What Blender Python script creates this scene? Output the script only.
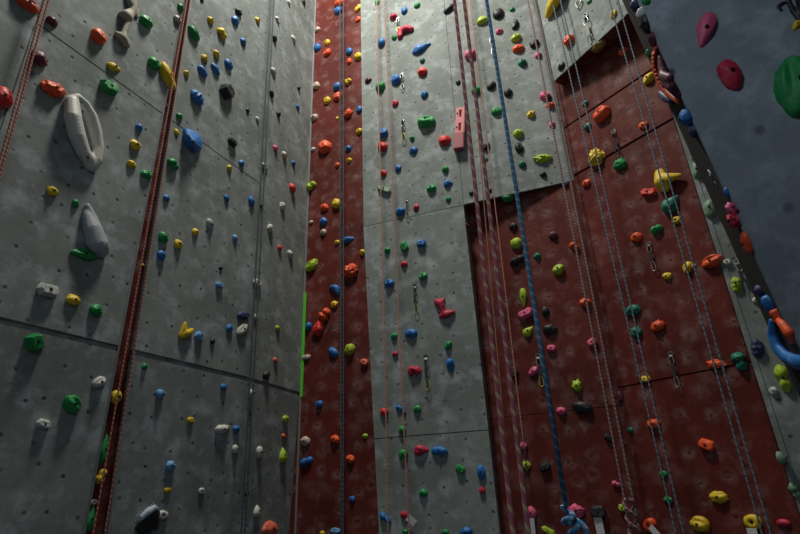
import bpy, bmesh, math, random
from mathutils import Vector, Matrix, noise
from mathutils.bvhtree import BVHTree
for o in list(bpy.data.objects): bpy.data.objects.remove(o)
SC = bpy.context.scene; COL = SC.collection
# ------------------------------------------------------------------ camera
F = 511.0
CAM = Vector((0, 0, 1.6))
up = Vector((-50, 1167, -F)).normalized()
fw = Vector((0, 0, -1)); Yc = (fw - up*fw.dot(up)).normalized(); Xc = Yc.cross(up)
R = Matrix((Xc, Yc, up))
cd = bpy.data.cameras.new('camera'); cam = bpy.data.objects.new('camera', cd); COL.objects.link(cam)
cd.sensor_width = 36; cd.lens = 36*F/800; cd.clip_start = .05
cam.matrix_world = Matrix.Translation(CAM) @ R.to_4x4()
SC.camera = cam
# ------------------------------------------------------------------ light
w = bpy.data.worlds.new('world'); SC.world = w; w.use_nodes = True
bg = w.node_tree.nodes['Background']; bg.inputs[0].default_value = (.42, .62, .80, 1); bg.inputs[1].default_value = .015
def area(name, loc, target, size, power, col, sy=None):
    l = bpy.data.lights.new(name, 'AREA'); l.size = size; l.energy = power; l.color = col
    if sy: l.shape = 'RECTANGLE'; l.size_y = sy
    o = bpy.data.objects.new(name, l); COL.objects.link(o); o.location = loc
    o.rotation_euler = (Vector(target)-Vector(loc)).to_track_quat('-Z', 'Y').to_euler(); return o
area('hall_lamp', (-1.0, 3.9, 13.6), (-.6, 5.6, 3), 1.2, 800, (1, .96, .84))
area('rear_fill', (-.7, -.9, 5.4), (.9, 2.4, 2.8), .9, 34, (.80, .92, 1))  # unseen fill added behind the camera to brighten near ropes and panel
SC.view_settings.view_transform = 'Standard'; SC.view_settings.look = 'None'
SC.view_settings.exposure = 0; SC.view_settings.gamma = 1; SC.view_settings.use_curve_mapping = False
# ------------------------------------------------------------------ helpers
def ray(x, y): return (R @ Vector((x-400, 267-y, -F))).normalized()
def az(x, y):
    r = ray(x, y); return Vector((r.x, r.y)).normalized()
def cross2(O, d, px):
    a = az(*px); det = -a.x*d.y + a.y*d.x
    t = (-O.x*d.y + O.y*d.x)/det; return a*t
def vx(x0, y0, y): return x0+(x0-350)/(y0+900)*(y-y0)
def tag(o, label=None, cat=None, group=None, kind=None):
    if label: o['label'] = label
    if cat: o['category'] = cat
    if group: o['group'] = group
    if kind: o['kind'] = kind
    return o
def link(name, me, parent=None, mat=None):
    o = bpy.data.objects.new(name, me); COL.objects.link(o)
    if parent: o.parent = parent
    if mat: me.materials.append(mat)
    return o
def frm(bm, name, mat, parent=None, smooth=True, loc=None):
    me = bpy.data.meshes.new(name); bm.to_mesh(me); bm.free()
    if smooth:
        for p in me.polygons: p.use_smooth = True
    o = link(name, me, parent, mat)
    if loc is not None: o.location = loc
    return o
# ------------------------------------------------------------------ materials
def new_mat(name):
    m = bpy.data.materials.new(name); m.use_nodes = True; nt = m.node_tree
    return m, nt, nt.nodes['Principled BSDF']
def N(nt, t, **k):
    n = nt.nodes.new(t)
    for a, b in k.items():
        if a.startswith('i_'): n.inputs[a[2:].replace('_', ' ')].default_value = b
        else: setattr(n, a, b)
    return n
def mixc(nt, fac, a, b, typ='MIX'):
    n = nt.nodes.new('ShaderNodeMix'); n.data_type = 'RGBA'; n.blend_type = typ
    for s, v in ((0, fac), (6, a), (7, b)):
        if hasattr(v, 'links'): nt.links.new(v, n.inputs[s])
        else: n.inputs[s].default_value = v if s == 0 else (*v, 1)[:4]
    return n.outputs[2]
def ramp(nt, src, p0, p1, v0=0., v1=1.):
    n = nt.nodes.new('ShaderNodeMapRange'); n.inputs[1].default_value = p0; n.inputs[2].default_value = p1
    n.inputs[3].default_value = v0; n.inputs[4].default_value = v1; nt.links.new(src, n.inputs[0]); return n.outputs[0]
def mul(nt, a, b):
    n = nt.nodes.new('ShaderNodeMath'); n.operation = 'MULTIPLY'
    for i, v in enumerate((a, b)):
        if hasattr(v, 'links'): nt.links.new(v, n.inputs[i])
        else: n.inputs[i].default_value = v
    return n.outputs[0]
def noise_n(nt, vec, scale, detail=4, rough=.55):
    n = N(nt, 'ShaderNodeTexNoise'); n.inputs['Scale'].default_value = scale; n.inputs['Detail'].default_value = detail
    n.inputs['Roughness'].default_value = rough; nt.links.new(vec, n.inputs['Vector']); return n.outputs['Fac']
def wall_mat(name, base, dark, chalk, dots, dotcol, rough, chalk_amt, ringamt=0., spec=.3):
    m, nt, b = new_mat(name)
    uv = N(nt, 'ShaderNodeTexCoord').outputs['UV']
    big = noise_n(nt, uv, .9, 5, .6); mid = noise_n(nt, uv, 5, 6, .65); fine = noise_n(nt, uv, 55, 3, .6)
    c = mixc(nt, ramp(nt, big, .35, .65), dark, base)
    c = mixc(nt, ramp(nt, mid, .38, .66, 0, .6), c, dark)
    c = mixc(nt, mul(nt, ramp(nt, noise_n(nt, uv, 3.4, 5, .68), .50, .68), .6*min(1, chalk_amt*1.5)), c, chalk)
    c = mixc(nt, ramp(nt, noise_n(nt, uv, 16, 4, .7), .60, .72, 0, .3), c, tuple(q*.45 for q in dark))
    # chalk scuffs
    ch = mul(nt, ramp(nt, noise_n(nt, uv, 2.3, 6, .72), .56, .74), chalk_amt)
    c = mixc(nt, ch, c, chalk)
    c = mixc(nt, ramp(nt, fine, .3, .7, .0, .16), c, dark)
    # threaded bolt holes on a jittered grid, with a chalky rim
    vo = N(nt, 'ShaderNodeTexVoronoi'); vo.voronoi_dimensions = '2D'; vo.inputs['Scale'].default_value = dots
    vo.inputs['Randomness'].default_value = .6; nt.links.new(uv, vo.inputs['Vector'])
    d = vo.outputs['Distance']
    if ringamt:
        wob = noise_n(nt, uv, 9, 4, .7)
        rr = mul(nt, ramp(nt, d, .36, .08), ramp(nt, wob, .40, .68, 0, ringamt)); c = mixc(nt, rr, c, chalk)
    else:
        rr = mul(nt, ramp(nt, d, .34, .12), ramp(nt, mid, .5, .7, 0, .22)); c = mixc(nt, rr, c, chalk)
    hole = mul(nt, ramp(nt, d, .085, .035), ramp(nt, noise_n(nt, uv, 3.1, 2), .35, .6, .45, 1))
    c = mixc(nt, mul(nt, hole, .95 if not ringamt else .6), c, dotcol)
    nt.links.new(c, b.inputs['Base Color']); b.inputs['Roughness'].default_value = rough
    b.inputs['Specular IOR Level'].default_value = spec
    bu = N(nt, 'ShaderNodeBump'); bu.inputs['Strength'].default_value = .35; bu.inputs['Distance'].default_value = .01
    hs = N(nt, 'ShaderNodeMath'); hs.operation = 'SUBTRACT'; nt.links.new(mid, hs.inputs[0]); nt.links.new(hole, hs.inputs[1])
    nt.links.new(hs.outputs[0], bu.inputs['Height']); nt.links.new(bu.outputs[0], b.inputs['Normal'])
    return m
M_GREY = wall_mat('grey_wall_coating', (.285, .32, .315), (.165, .185, .18), (.50, .57, .62), 3.6, (.05, .05, .05), .75, .6)
M_RED = wall_mat('red_wall_coating', (.165, .030, .023), (.088, .017, .014), (.52, .40, .40), 3.4, (.05, .015, .012), .55, .13, .30, .12)
M_NEAR = wall_mat('near_grey_coating', (.36, .395, .44), (.22, .25, .29), (.52, .57, .64), 2.6, (.07, .075, .08), .75, .95)
def plain(name, col, rough=.5, metal=0., spec=.5):
    m, nt, b = new_mat(name); uv = N(nt, 'ShaderNodeTexCoord').outputs['Object']
    n = noise_n(nt, uv, 30, 3)
    nt.links.new(mixc(nt, ramp(nt, n, .3, .7, 0, .3), col, tuple(q*.6 for q in col)), b.inputs['Base Color'])
    b.inputs['Roughness'].default_value = rough; b.inputs['Metallic'].default_value = metal; b.inputs['Specular IOR Level'].default_value = spec
    return m
HC = dict(r=(.75, .03, .025), c=(.58, .02, .07), o=(.88, .10, .02), y=(.82, .56, .02), l=(.42, .58, .03), g=(.008, .30, .07),
          t=(.01, .20, .13), b=(.015, .17, .52), s=(.14, .36, .66), n=(.045, .05, .15), k=(.018, .018, .022), w=(.62, .62, .58),
          e=(.60, .47, .38), p=(.80, .12, .26), m=(.13, .022, .045), v=(.22, .36, .24), q=(.40, .41, .46), a=(.35, .22, .06), f=(.80, .16, .10))
CN = dict(r='red', c='crimson', o='orange', y='yellow', l='lime green', g='green', t='teal', b='blue', s='light blue', n='dark purple',
          k='black', w='white', e='beige', p='pink', m='plum', v='pale green', q='grey', a='brown', f='coral')
def hold_mat(k):
    m, nt, b = new_mat('hold_resin_'+CN[k].replace(' ', '_')); col = HC[k]
    tc = N(nt, 'ShaderNodeTexCoord').outputs['Object']
    oi = N(nt, 'ShaderNodeObjectInfo').outputs['Random']
    n1 = noise_n(nt, tc, 14, 4, .6)
    chalkc = tuple(min(1, q*.4+.36) for q in col)
    c = mixc(nt, ramp(nt, oi, 0, 1, 0, .3), col, tuple(q*.68 for q in col))
    c = mixc(nt, ramp(nt, n1, .56, .80, 0, .42 if k not in 'kn' else .3), c, chalkc)
    c = mixc(nt, ramp(nt, noise_n(nt, tc, 60, 2), .35, .65, 0, .2), c, tuple(q*.5 for q in col))
    nt.links.new(c, b.inputs['Base Color']); b.inputs['Roughness'].default_value = .52; b.inputs['Specular IOR Level'].default_value = .45
    bu = N(nt, 'ShaderNodeBump'); bu.inputs['Strength'].default_value = .25; bu.inputs['Distance'].default_value = .004
    nt.links.new(noise_n(nt, tc, 120, 2), bu.inputs['Height']); nt.links.new(bu.outputs[0], b.inputs['Normal'])
    return m
HM = {k: hold_mat(k) for k in HC}
M_BOLT = plain('bolt_steel', (.05, .05, .055), .4, .8)
M_STEEL = plain('polished_steel', (.62, .62, .60), .3, .85)
M_DARKSTEEL = plain('dark_alloy', (.10, .10, .11), .35, .8)
M_YALLOY = plain('yellow_alloy', (.65, .55, .08), .35, .4)
M_SLING = plain('black_webbing', (.03, .03, .035), .9)
M_SLINGW = plain('pale_webbing', (.40, .40, .36), .9)
M_TRIM = plain('aluminium_trim', (.33, .36, .38), .45, .5)
M_TAG = plain('white_card', (.62, .63, .66), .8)
M_TAPE = plain('green_tape', (.10, .62, .04), .6)
M_MAT = plain('crash_mat_vinyl', (.06, .08, .12), .6)
def rope_mat(name, base, fleck, pitch, width=.3, second=None):
    m, nt, b = new_mat(name); uv = N(nt, 'ShaderNodeTexCoord').outputs['UV']
    s = N(nt, 'ShaderNodeSeparateXYZ'); nt.links.new(uv, s.inputs[0])
    def hel(k, off, wd):
        a = N(nt, 'ShaderNodeMath'); a.operation = 'MULTIPLY_ADD'; nt.links.new(s.outputs[1], a.inputs[0]); a.inputs[1].default_value = 1/k
        nt.links.new(s.outputs[0], a.inputs[2])
        o_ = N(nt, 'ShaderNodeMath'); o_.operation = 'ADD'; nt.links.new(a.outputs[0], o_.inputs[0]); o_.inputs[1].default_value = off
        fr = N(nt, 'ShaderNodeMath'); fr.operation = 'FRACT'; nt.links.new(o_.outputs[0], fr.inputs[0])
        lt = N(nt, 'ShaderNodeMath'); lt.operation = 'LESS_THAN'; nt.links.new(fr.outputs[0], lt.inputs[0]); lt.inputs[1].default_value = wd
        return lt.outputs[0]
    c = mixc(nt, ramp(nt, noise_n(nt, uv, 60, 2), .3, .7, 0, .35), base, tuple(q*.55 for q in base))
    c = mixc(nt, hel(pitch, 0, width), c, fleck)
    if second: c = mixc(nt, hel(pitch, .5, width*.6), c, second)
    # fine plait
    wv = N(nt, 'ShaderNodeTexWave'); wv.inputs['Scale'].default_value = 3.2; wv.bands_direction = 'DIAGONAL'
    mp = N(nt, 'ShaderNodeMapping'); mp.inputs['Scale'].default_value = (6, 120, 1); nt.links.new(uv, mp.inputs[0]); nt.links.new(mp.outputs[0], wv.inputs[0])
    bu = N(nt, 'ShaderNodeBump'); bu.inputs['Strength'].default_value = .5; bu.inputs['Distance'].default_value = .002
    nt.links.new(wv.outputs['Fac'], bu.inputs['Height']); nt.links.new(bu.outputs[0], b.inputs['Normal'])
    nt.links.new(c, b.inputs['Base Color']); b.inputs['Roughness'].default_value = .85; return m
M_RPINK = rope_mat('pink_rope_sheath', (.80, .22, .29), (.92, .68, .44), .040, .30)
M_RBLUE = rope_mat('blue_rope_sheath', (.10, .33, .62), (.42, .58, .70), .024, .26)
M_RRED = rope_mat('red_rope_sheath', (.40, .07, .06), (.50, .36, .30), .045, .32)
M_RSALM = rope_mat('salmon_rope_sheath', (.50, .17, .11), (.58, .34, .26), .05, .3)
M_RSLATE = rope_mat('slate_rope_sheath', (.05, .07, .09), (.10, .13, .16), .06, .3)
M_RPALE = rope_mat('pale_blue_rope_sheath', (.17, .23, .31), (.05, .07, .11), .06, .35)
M_RWINE = rope_mat('wine_rope_sheath', (.19, .10, .11), (.33, .25, .25), .05, .3)
M_ROCH = rope_mat('ochre_rope_sheath', (.40, .22, .10), (.25, .08, .06), .05, .4)
# ------------------------------------------------------------------ walls (plan worked out from the vanishing points)
v3 = lambda p, z=0.: Vector((p.x, p.y, z))
dL, dC, dB, dR, dG = az(670, 479), az(610, 481), az(-1150, 555), az(0, 507), az(94, 503)
C0 = az(295.7, 494)*8
Cb = cross2(C0, dC, (vx(255, 267, 480), 480))
C1 = cross2(C0, dB, (379, 490))
nB = Vector((dB.y, -dB.x)); nB = -nB if nB.dot(C0) > 0 else nB      # towards the camera
O1 = C1 + nB*.12
C2 = cross2(O1, dB, (500, 534)); C3 = cross2(O1, dB, (vx(574, 178, 480), 480)); C4 = cross2(C3, dR, (vx(704, 214, 473), 473))
TOP = 12.4; Z1, Z2, ZB, ZG = 5.94, 2.983, 5.55, 7.39
class Plane:
    def __init__(s, O, u, v):
        s.O = O; s.u = u.normalized(); s.v = v.normalized(); n = s.u.cross(s.v).normalized()
        s.n = n if n.dot(CAM-O) > 0 else -n
    def hit(s, px):
        r = ray(*px); return CAM + r*((s.O-CAM).dot(s.n)/r.dot(s.n))
    def st(s, px):
        d = s.hit(px)-s.O; return d.dot(s.u), d.dot(s.v)
    def p(s, a, b, off=0): return s.O+s.u*a+s.v*b+s.n*off
    def line(s, pa, pb):
        (s0, t0), (s1, t1) = s.st(pa), s.st(pb)
        return lambda t: s0+(s1-s0)*(t-t0)/(t1-t0)
SURF = []   # (bvh, zone)
def slab(name, pl, poly, off=0, thick=.05, mat=None, zone=None, kind='structure', gap=.004, under=None):
    c = Vector((sum(p[0] for p in poly)/len(poly), sum(p[1] for p in poly)/len(poly)))
    bm = bmesh.new()
    fr = [bm.verts.new(pl.p(a, b, off)) for a, b in poly]
    bk = [bm.verts.new(pl.p(a, b, off-thick)) for a, b in poly]
    n = len(poly); ff = bm.faces.new(fr); bm.faces.new(bk[::-1])
    for i in range(n):
        j = (i+1) % n; bm.faces.new((fr[j], fr[i], bk[i], bk[j]))
    bmesh.ops.recalc_face_normals(bm, faces=bm.faces[:])
    fe = list(ff.edges)
    if gap: bmesh.ops.bevel(bm, geom=fe, offset=gap*2.2, segments=2, affect='EDGES')
    uvl = bm.loops.layers.uv.new('UVMap')
    for f in bm.faces:
        for l in f.loops:
            d = l.vert.co-pl.O; l[uvl].uv = (d.dot(pl.u)+d.dot(pl.n)*.7+13, d.dot(pl.v)+d.dot(pl.n)*.4+7)
    if zone: SURF.append((BVHTree.FromBMesh(bm), zone))
    o = frm(bm, name, mat, smooth=False); tag(o, kind=kind)
    if under:
        o.data.materials.append(under)
        for f in o.data.polygons:
            if f.normal.z < -.8: f.material_index = 1
    return o
Zv = Vector((0, 0, 1))
def tilt(n2, deg): a = math.radians(deg); return Vector((-n2.x*math.sin(a), -n2.y*math.sin(a), -math.cos(a)))
nL = Vector((-dL.y, dL.x)); nL = -nL if nL.dot(Cb) > 0 else nL
nC = Vector((-dC.y, dC.x)); nC = -nC if nC.dot(C0) > 0 else nC
PU = Plane(v3(Cb), v3(-dL), Zv)
PLo = Plane(v3(Cb, Z2), v3(-dL), tilt(nL, 2.5))
PCu = Plane(v3(Cb), v3(dC), Zv); PCl = Plane(v3(Cb, Z2), v3(dC), tilt(nC, 2.5))
g = .005
LB = Z2+.35   # bottom of lower panels (measured down the slope)
# backing behind the left wall panels (shows as the narrow red strip)
slab('wall_left', PU, [(-.1, Z2-.02), (9.5, Z2-.02), (9.5, TOP), (-.1, TOP)], -.06, .08, M_RED, 'strip', gap=0)
slab('wall_left', PLo, [(-.1, 0), (9.5, 0), (9.5, LB), (-.1, LB)], -.06, .08, M_RED, 'strip', gap=0)
bU = PU.line((191, 0), (134, 349)); aU = PU.line((184.5, 0), (118.5, 349)); zU = PU.line((43, 0), (0, 130)); yU = PU.line((39, 0), (0, 105))
bL = PLo.line((134, 349), (108, 534)); aL = PLo.line((118.5, 349), (84, 534))
slab('wall_left', PU, [(.0, Z1+g), (bU(Z1), Z1+g), (bU(TOP), TOP), (.0, TOP)], 0, .05, M_GREY, 'B', gap=.003)
slab('wall_left', PU, [(.0, Z2+.045), (bU(Z2), Z2+.045), (bU(Z1), Z1), (.0, Z1)], 0, .05, M_GREY, 'B', gap=.003)
slab('wall_left', PLo, [(.0, g), (bL(0), g), (bL(LB), LB), (.0, LB)], 0, .05, M_GREY, 'B', gap=.003)
slab('wall_left', PU, [(aU(Z1), Z1+g), (zU(Z1), Z1+g), (zU(TOP), TOP), (aU(TOP), TOP)], 0, .05, M_GREY, 'A', gap=.003)
slab('wall_left', PU, [(aU(Z2), Z2+.045), (zU(Z2), Z2+.045), (zU(Z1), Z1), (aU(Z1), Z1)], 0, .05, M_GREY, 'A', gap=.003)
slab('wall_left', PU, [(zU(Z2)+.006, Z2+g), (9.5, Z2+g), (9.5, TOP), (zU(TOP)+.006, TOP)], .01, .06, M_GREY, 'A')
slab('wall_left', PLo, [(aL(0), g), (9.5, g), (9.5, LB), (aL(LB), LB)], 0, .05, M_GREY, 'A', gap=.003)
LC = (C0-Cb).length
slab('wall_left', PCu, [(.0, Z2+.045), (LC, Z2+.045), (LC, TOP), (.0, TOP)], 0, .12, M_GREY, 'C', gap=.002)
slab('wall_left', PCl, [(.0, g), (LC, g), (LC, LB), (.0, LB)], 0, .12, M_GREY, 'C', gap=.002)
# tall red strip
for pl_, s0_, s1_, z_ in ((PU, 0, bU(Z1), Z1), (PU, aU(Z1), 9.4, Z1), (PU, 0, bU(Z2), Z2), (PU, aU(Z2), 9.4, Z2), (PCu, 0, LC, Z2)):
    slab('wall_left', pl_, [(s0_+.01, z_-.05), (s1_-.01, z_-.05), (s1_-.01, z_+.08), (s0_+.01, z_+.08)], -.006 if z_ == Z1 else -.02, .02, M_GREY, None, gap=0)
PS = Plane(v3(C0), v3(-dB), Zv)
slab('wall_back', PS, [(-.3, 0), (1.9, 0), (1.9, TOP), (-.3, TOP)], 0, .1, M_RED, 'E', gap=0)
# central grey panel + the box that overhangs the recess
PF = Plane(v3(O1), v3(-dB), Zv); PFl = Plane(v3(O1, ZB), v3(-dB), tilt(nB, 1.2))
eU = PF.line((360.5, 0), (363.5, 228)); s2 = PF.line((444, 0), (463.5, 206)); s3 = PF.st((574, 178))[0]; s3 = (C3-O1).length
eL = PFl.line((363.5, 229), (379, 534)); fL = PFl.line((463.5, 206), (500, 534))
slab('wall_back', PF, [(eU(ZB), ZB+g), (s2(ZB), ZB+g), (s2(TOP), TOP), (eU(TOP), TOP)], 0, .11, M_GREY, 'F', gap=.0015)
slab('wall_back', PF, [(s2(ZB)+.004, ZB+g*1.4), (s3, ZB+g*1.4), (s3, TOP), (s2(TOP)+.004, TOP)], 0, .6, M_GREY, 'G', under=M_RED)
LB2 = 5.62; TS = 3.28
slab('wall_back', PFl, [(eL(0), 0), (fL(0), 0), (fL(TS), TS), (eL(TS), TS)], 0, .6, M_GREY, 'F', gap=.0015)
slab('wall_back', PFl, [(eL(TS), TS+.008), (fL(TS), TS+.008), (fL(LB2), LB2), (eL(LB2), LB2)], 0, .6, M_GREY, 'F', gap=.0015)
# recessed red wall
C2b = C2 - nB*.24; dM = (C3-C2b).normalized()
PM = Plane(v3(C2b), v3(dM), Zv); LM = (C3-C2b).length
for za, zb_ in ((0, 2.42), (2.428, 5.58)):
    slab('wall_back', PM, [(-.6, za), (LM, za), (LM, zb_), (-.6, zb_)], 0, .1, M_RED, 'M', gap=0)
# right red wall (returns toward the camera), in three rows of panels
PR = Plane(v3(C3), v3(-dR), Zv); LR = (C4-C3).length; ZR3 = PR.st((610, 98))[1]
for za, zb_ in ((0, 2.62), (2.63, 5.62), (5.645, ZR3), (ZR3+.02, 7.6)):
    slab('wall_right', PR, [(0, za), (LR, za), (LR, zb_), (0, zb_)], 0, .1, M_RED, 'R', gap=.003)
slab('wall_right', PR, [(-.05, 5.5), (LR, 5.5), (LR, 7.7), (-.05, 7.7)], -.05, .08, plain('dark_joint_backing', (.02, .01, .01), .9), None, gap=0)  # near-black backing behind the open panel joints
C3h = C3*(1-.2/C3.length); ZGh = 1.6+(ZG-1.6)*(C3h.length/C3.length)
PG = Plane(v3(C3h), v3(-dG), Zv); LG = (cross2(C3h, dG, (vx(630, 15, 400), 400))-C3h).length
slab('wall_right', PG, [(0, ZGh), (LG, ZGh), (LG, TOP), (0, TOP)], 0, .9, M_GREY, 'H', under=M_RED)
# shaded grey side panel to the right of the red wall
PSd = Plane(v3(C4), Vector((.78, -.62, 0)), Zv)
slab('wall_right', PSd, [(0.006, 0), (1.6, 0), (1.6, TOP), (0.006, TOP)], 0.0, .12, M_GREY, 'S')
# near right overhanging panel: a leaning prism with a front and a shaded return face
eb = CAM + (lambda r: r*(2.75/math.hypot(r.x, r.y)))(ray(784, 321)); et = CAM + (lambda r: r*(2.45/math.hypot(r.x, r.y)))(ray(640.5, 8))
ev = (et-eb).normalized(); A0 = eb-ev*((eb.z-.0)/ev.z); A1 = eb+ev*((9.5-eb.z)/ev.z); H = (A1-A0).length
PN = Plane(A0, Vector((.97, -.25, 0)), ev)
PN2 = Plane(A0, Vector((.33, .944, 0)), ev)
def prism():
    bm = bmesh.new(); u1 = Vector((.97, -.25, 0)).normalized()*3.2; u2 = Vector((.33, .944, 0)).normalized()*.21
    pts = [A0, A0+u1, A0+u1+u2, A0+u2]; hi = [p+(A1-A0) for p in pts]
    lo = [bm.verts.new(p) for p in pts]; hv = [bm.verts.new(p) for p in hi]
    bm.faces.new(lo); bm.faces.new(hv)
    for i in range(4): bm.faces.new((lo[i], lo[(i+1) % 4], hv[(i+1) % 4], hv[i]))
    bmesh.ops.recalc_face_normals(bm, faces=bm.faces[:])
    e = [x for x in bm.edges if (x.verts[0].co-x.verts[1].co).normalized().cross(ev).length < .01]
    bmesh.ops.bevel(bm, geom=e, offset=.003, segments=2, affect='EDGES')
    uvl = bm.loops.layers.uv.new('UVMap')
    for f in bm.faces:
        fr = abs(f.normal.dot(PN.n)) > .7
        for l in f.loops:
            d = l.vert.co-A0; l[uvl].uv = ((d.dot(PN.u) if fr else d.dot(PN2.u)+5)+3, d.dot(ev)+2)
    SURF.append((BVHTree.FromBMesh(bm), 'N'))
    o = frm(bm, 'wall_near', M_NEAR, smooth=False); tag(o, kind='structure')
    o.data.materials.append(plain('return_face_shade', (.012, .011, .012), .9))  # return face blackened: its shade is painted into the colour
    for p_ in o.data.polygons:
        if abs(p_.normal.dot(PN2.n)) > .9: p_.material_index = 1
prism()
# floor
bm = bmesh.new(); bmesh.ops.create_grid(bm, x_segments=1, y_segments=1, size=9)
fl = frm(bm, 'floor', M_MAT, smooth=False, loc=(0, 1.5, 0)); tag(fl, kind='structure')
# corner trim and edge trims
def trim(pl, sfun, w_, z0, z1, name, mat=M_TRIM, off=.0, th=.012):
    return slab(name, pl, [(sfun(z0)-w_/2, z0), (sfun(z0)+w_/2, z0), (sfun(z1)+w_/2, z1), (sfun(z1)-w_/2, z1)], off+th, th, mat, None, gap=.001)
trim(PS, lambda z: .02, .03, 0, TOP, 'trim_1')
trim(PU, bU, .022, Z2, TOP, 'trim_2', th=.006); trim(PLo, bL, .022, 0, LB, 'trim_2', th=.006)
trim(PU, aU, .022, Z2, TOP, 'trim_3', th=.006); trim(PLo, aL, .022, 0, LB, 'trim_3', th=.006)
trim(PSd, lambda z: .03, .05, 0, TOP, 'trim_4', M_GREY, th=.008)
def cast(px, py):
    r = ray(px, py); best = None
    for t, zn in SURF:
        h = t.ray_cast(CAM, r, 40)
        if h[0] is not None and (best is None or h[3] < best[3]): best = (h[0], h[1], zn, h[3])
    if best:
        p, n, zn, d = best
        if n.dot(r) > 0: n = -n
        if zn == 'N' and n.dot(PN.n) < .8: zn = 'K'
        return p, n, zn, d
# ------------------------------------------------------------------ climbing holds
def frame(px, py, ang):
    p, n, zn, d = cast(px, py); a = math.radians(ang)
    wdir = R @ Vector((math.cos(a), math.sin(a), 0))
    r = ray(px, py); wdir = wdir - r*wdir.dot(r)
    t = (wdir - n*wdir.dot(n)).normalized(); b_ = n.cross(t)
    return p, n, t, b_, zn, d, r
def radial(sh, q, seed, hgt):
    """unit direction q -> displaced unit point"""
    x, y, z = q; s = 1.; P = Vector(q)
    off = Vector((seed*7.13, seed*3.7, seed*1.9))
    nz = noise.noise(P*1.3+off); nz2 = noise.noise(P*3.1+off)
    s += .14*nz+.06*nz2
    if sh == 'K': s += .28*nz2+.12*noise.noise(P*5+off)
    if sh == 'W':
        s = 1/max(abs(x)*.86+.3*abs(y)+.2*abs(z), abs(y)*.95+abs(z)*.35, abs(z)*1.02+.1*x+.12*y, .62)*.86+.05*nz
    P = P*s; x, y, z = P
    if sh == 'D':
        k = min(1.2, max(0, (x+1)/2)); f = 1.08-.72*k**1.4; y *= f; z *= f*.9+.1
    elif sh == 'T':
        f = 1-.42*math.exp(-((x-.05)/.24)**2); y *= f; z *= .35+.65*f
        if x > 0: y *= .86; z *= .9
    elif sh == 'I':
        f = 1+.10*math.sin(x*11+seed); z *= f; y *= 1+.05*math.sin(x*11+seed)
    elif sh == 'C':
        y = y*.72-(x*x-.35)*.62
    elif sh == 'J':
        # incut lip on the upper side
        f = math.exp(-((y-.35)/.28)**2)*max(0, 1-x*x*1.1); z -= .42*f*max(z, 0)
    elif sh == 'O':
        rr = math.hypot(x, y); z -= .62*math.exp(-(rr/.33)**2)*max(z, 0)
    return x, y, z
def hold_mesh(sh, a, b, c, seed, sub):
    bm = bmesh.new(); bmesh.ops.create_icosphere(bm, subdivisions=sub, radius=1)
    for v in bm.verts:
        x, y, z = radial(sh, v.co.normalized(), seed, c)
        z = max(z, -.04)
        # counterbore round the bolt
        if sh not in 'O':
            z -= .16*math.exp(-((x+.05)**2*a*a+y*y*b*b)/(.16*min(a, b))**2)*max(z, 0)
        v.co = Vector((x*a, y*b, z*c))
    return bm
_bolt = {}
def bolt_mesh():
    if 'b' in _bolt: return _bolt['b']
    bm = bmesh.new()
    # cap with a hex socket
    def ring(r, z, n=12, hexa=False): return [bm.verts.new((r*math.cos(2*math.pi*i/n), r*math.sin(2*math.pi*i/n), z)) for i in range(n)]
    rs = [ring(1, -.6), ring(1, .25), ring(.82, .4), ring(.5, .4), ring(.46, 0)]
    for A, B in zip(rs, rs[1:]):
        for i in range(12): bm.faces.new((A[i], A[(i+1) % 12], B[(i+1) % 12], B[i]))
    bm.faces.new(rs[-1])
    bmesh.ops.recalc_face_normals(bm, faces=bm.faces[:])
    me = bpy.data.meshes.new('bolt'); bm.to_mesh(me); bm.free(); me.materials.append(M_BOLT); _bolt['b'] = me; return me
HOLDS = []; OWN = {(449, 8): 'elongated black hold at the top edge, left of the thick pink rope pair'}
def place(obj, px, py, zn, **info):
    HOLDS.append(dict(o=obj, x=px, y=py, z=zn, **info))
def add_bolt(root, hz, size, x=0., y=0.):
    bo = bpy.data.objects.new('bolt', bolt_mesh()); COL.objects.link(bo); bo.parent = root
    bo.location = (x, y, hz); bo.scale = (size, size, size)
def hold(px, py, w_, h_, ang, col, sh, seed):
    p, n, t, b_, zn, d, r = frame(px, py, ang)
    if h_ > w_ and ang == 0:      # make the long axis local X
        w_, h_ = h_, w_; p, n, t, b_, zn, d, r = frame(px, py, 90)
    ft = max(.75, math.sqrt(max(0, 1-t.dot(r)**2))); fb = max(.75, math.sqrt(max(0, 1-b_.dot(r)**2)))
    a = .89*w_*d/F/2/ft; b = .89*h_*d/F/2/fb
    if zn == 'N' and d < 5: a *= .86; b *= .86
    c = min(a, b)*(1.05 if sh in 'JWT' else .9)
    # the body stands off the wall: centre its silhouette on the pixel
    den = n.dot(r); base = p + (r*((c*.38)/den)) - n*(c*.38) if abs(den) > .25 else p
    sub = 4 if w_ > 14 else 3
    bm = hold_mesh(sh, a, b, c, seed, sub)
    o = frm(bm, 'climbing_hold', HM[col], smooth=(sh != 'W'))
    M = Matrix((t, n.cross(t), n)).transposed().to_4x4(); M.translation = base; o.matrix_world = M
    if sh == 'W' :
        for pl in o.data.polygons: pl.use_smooth = True
        o.data.polygons.foreach_set('use_smooth', [False]*len(o.data.polygons))
    if min(w_, h_) >= 5:
        bs = min(.013, min(a, b)*.22)
        zc = -1
        for v in o.data.vertices:
            if v.co.x**2+v.co.y**2 < (bs*1.6)**2 and v.co.z > 0: zc = max(zc, v.co.z)
        if zc < 0: zc = c*.75
        add_bolt(o, zc+bs*.05, bs)
    if (px, py) in OWN: o['label'] = OWN[px, py]
    place(o, px, py, zn, c=col, sh=sh, w=w_, h=h_)
    return o
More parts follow.
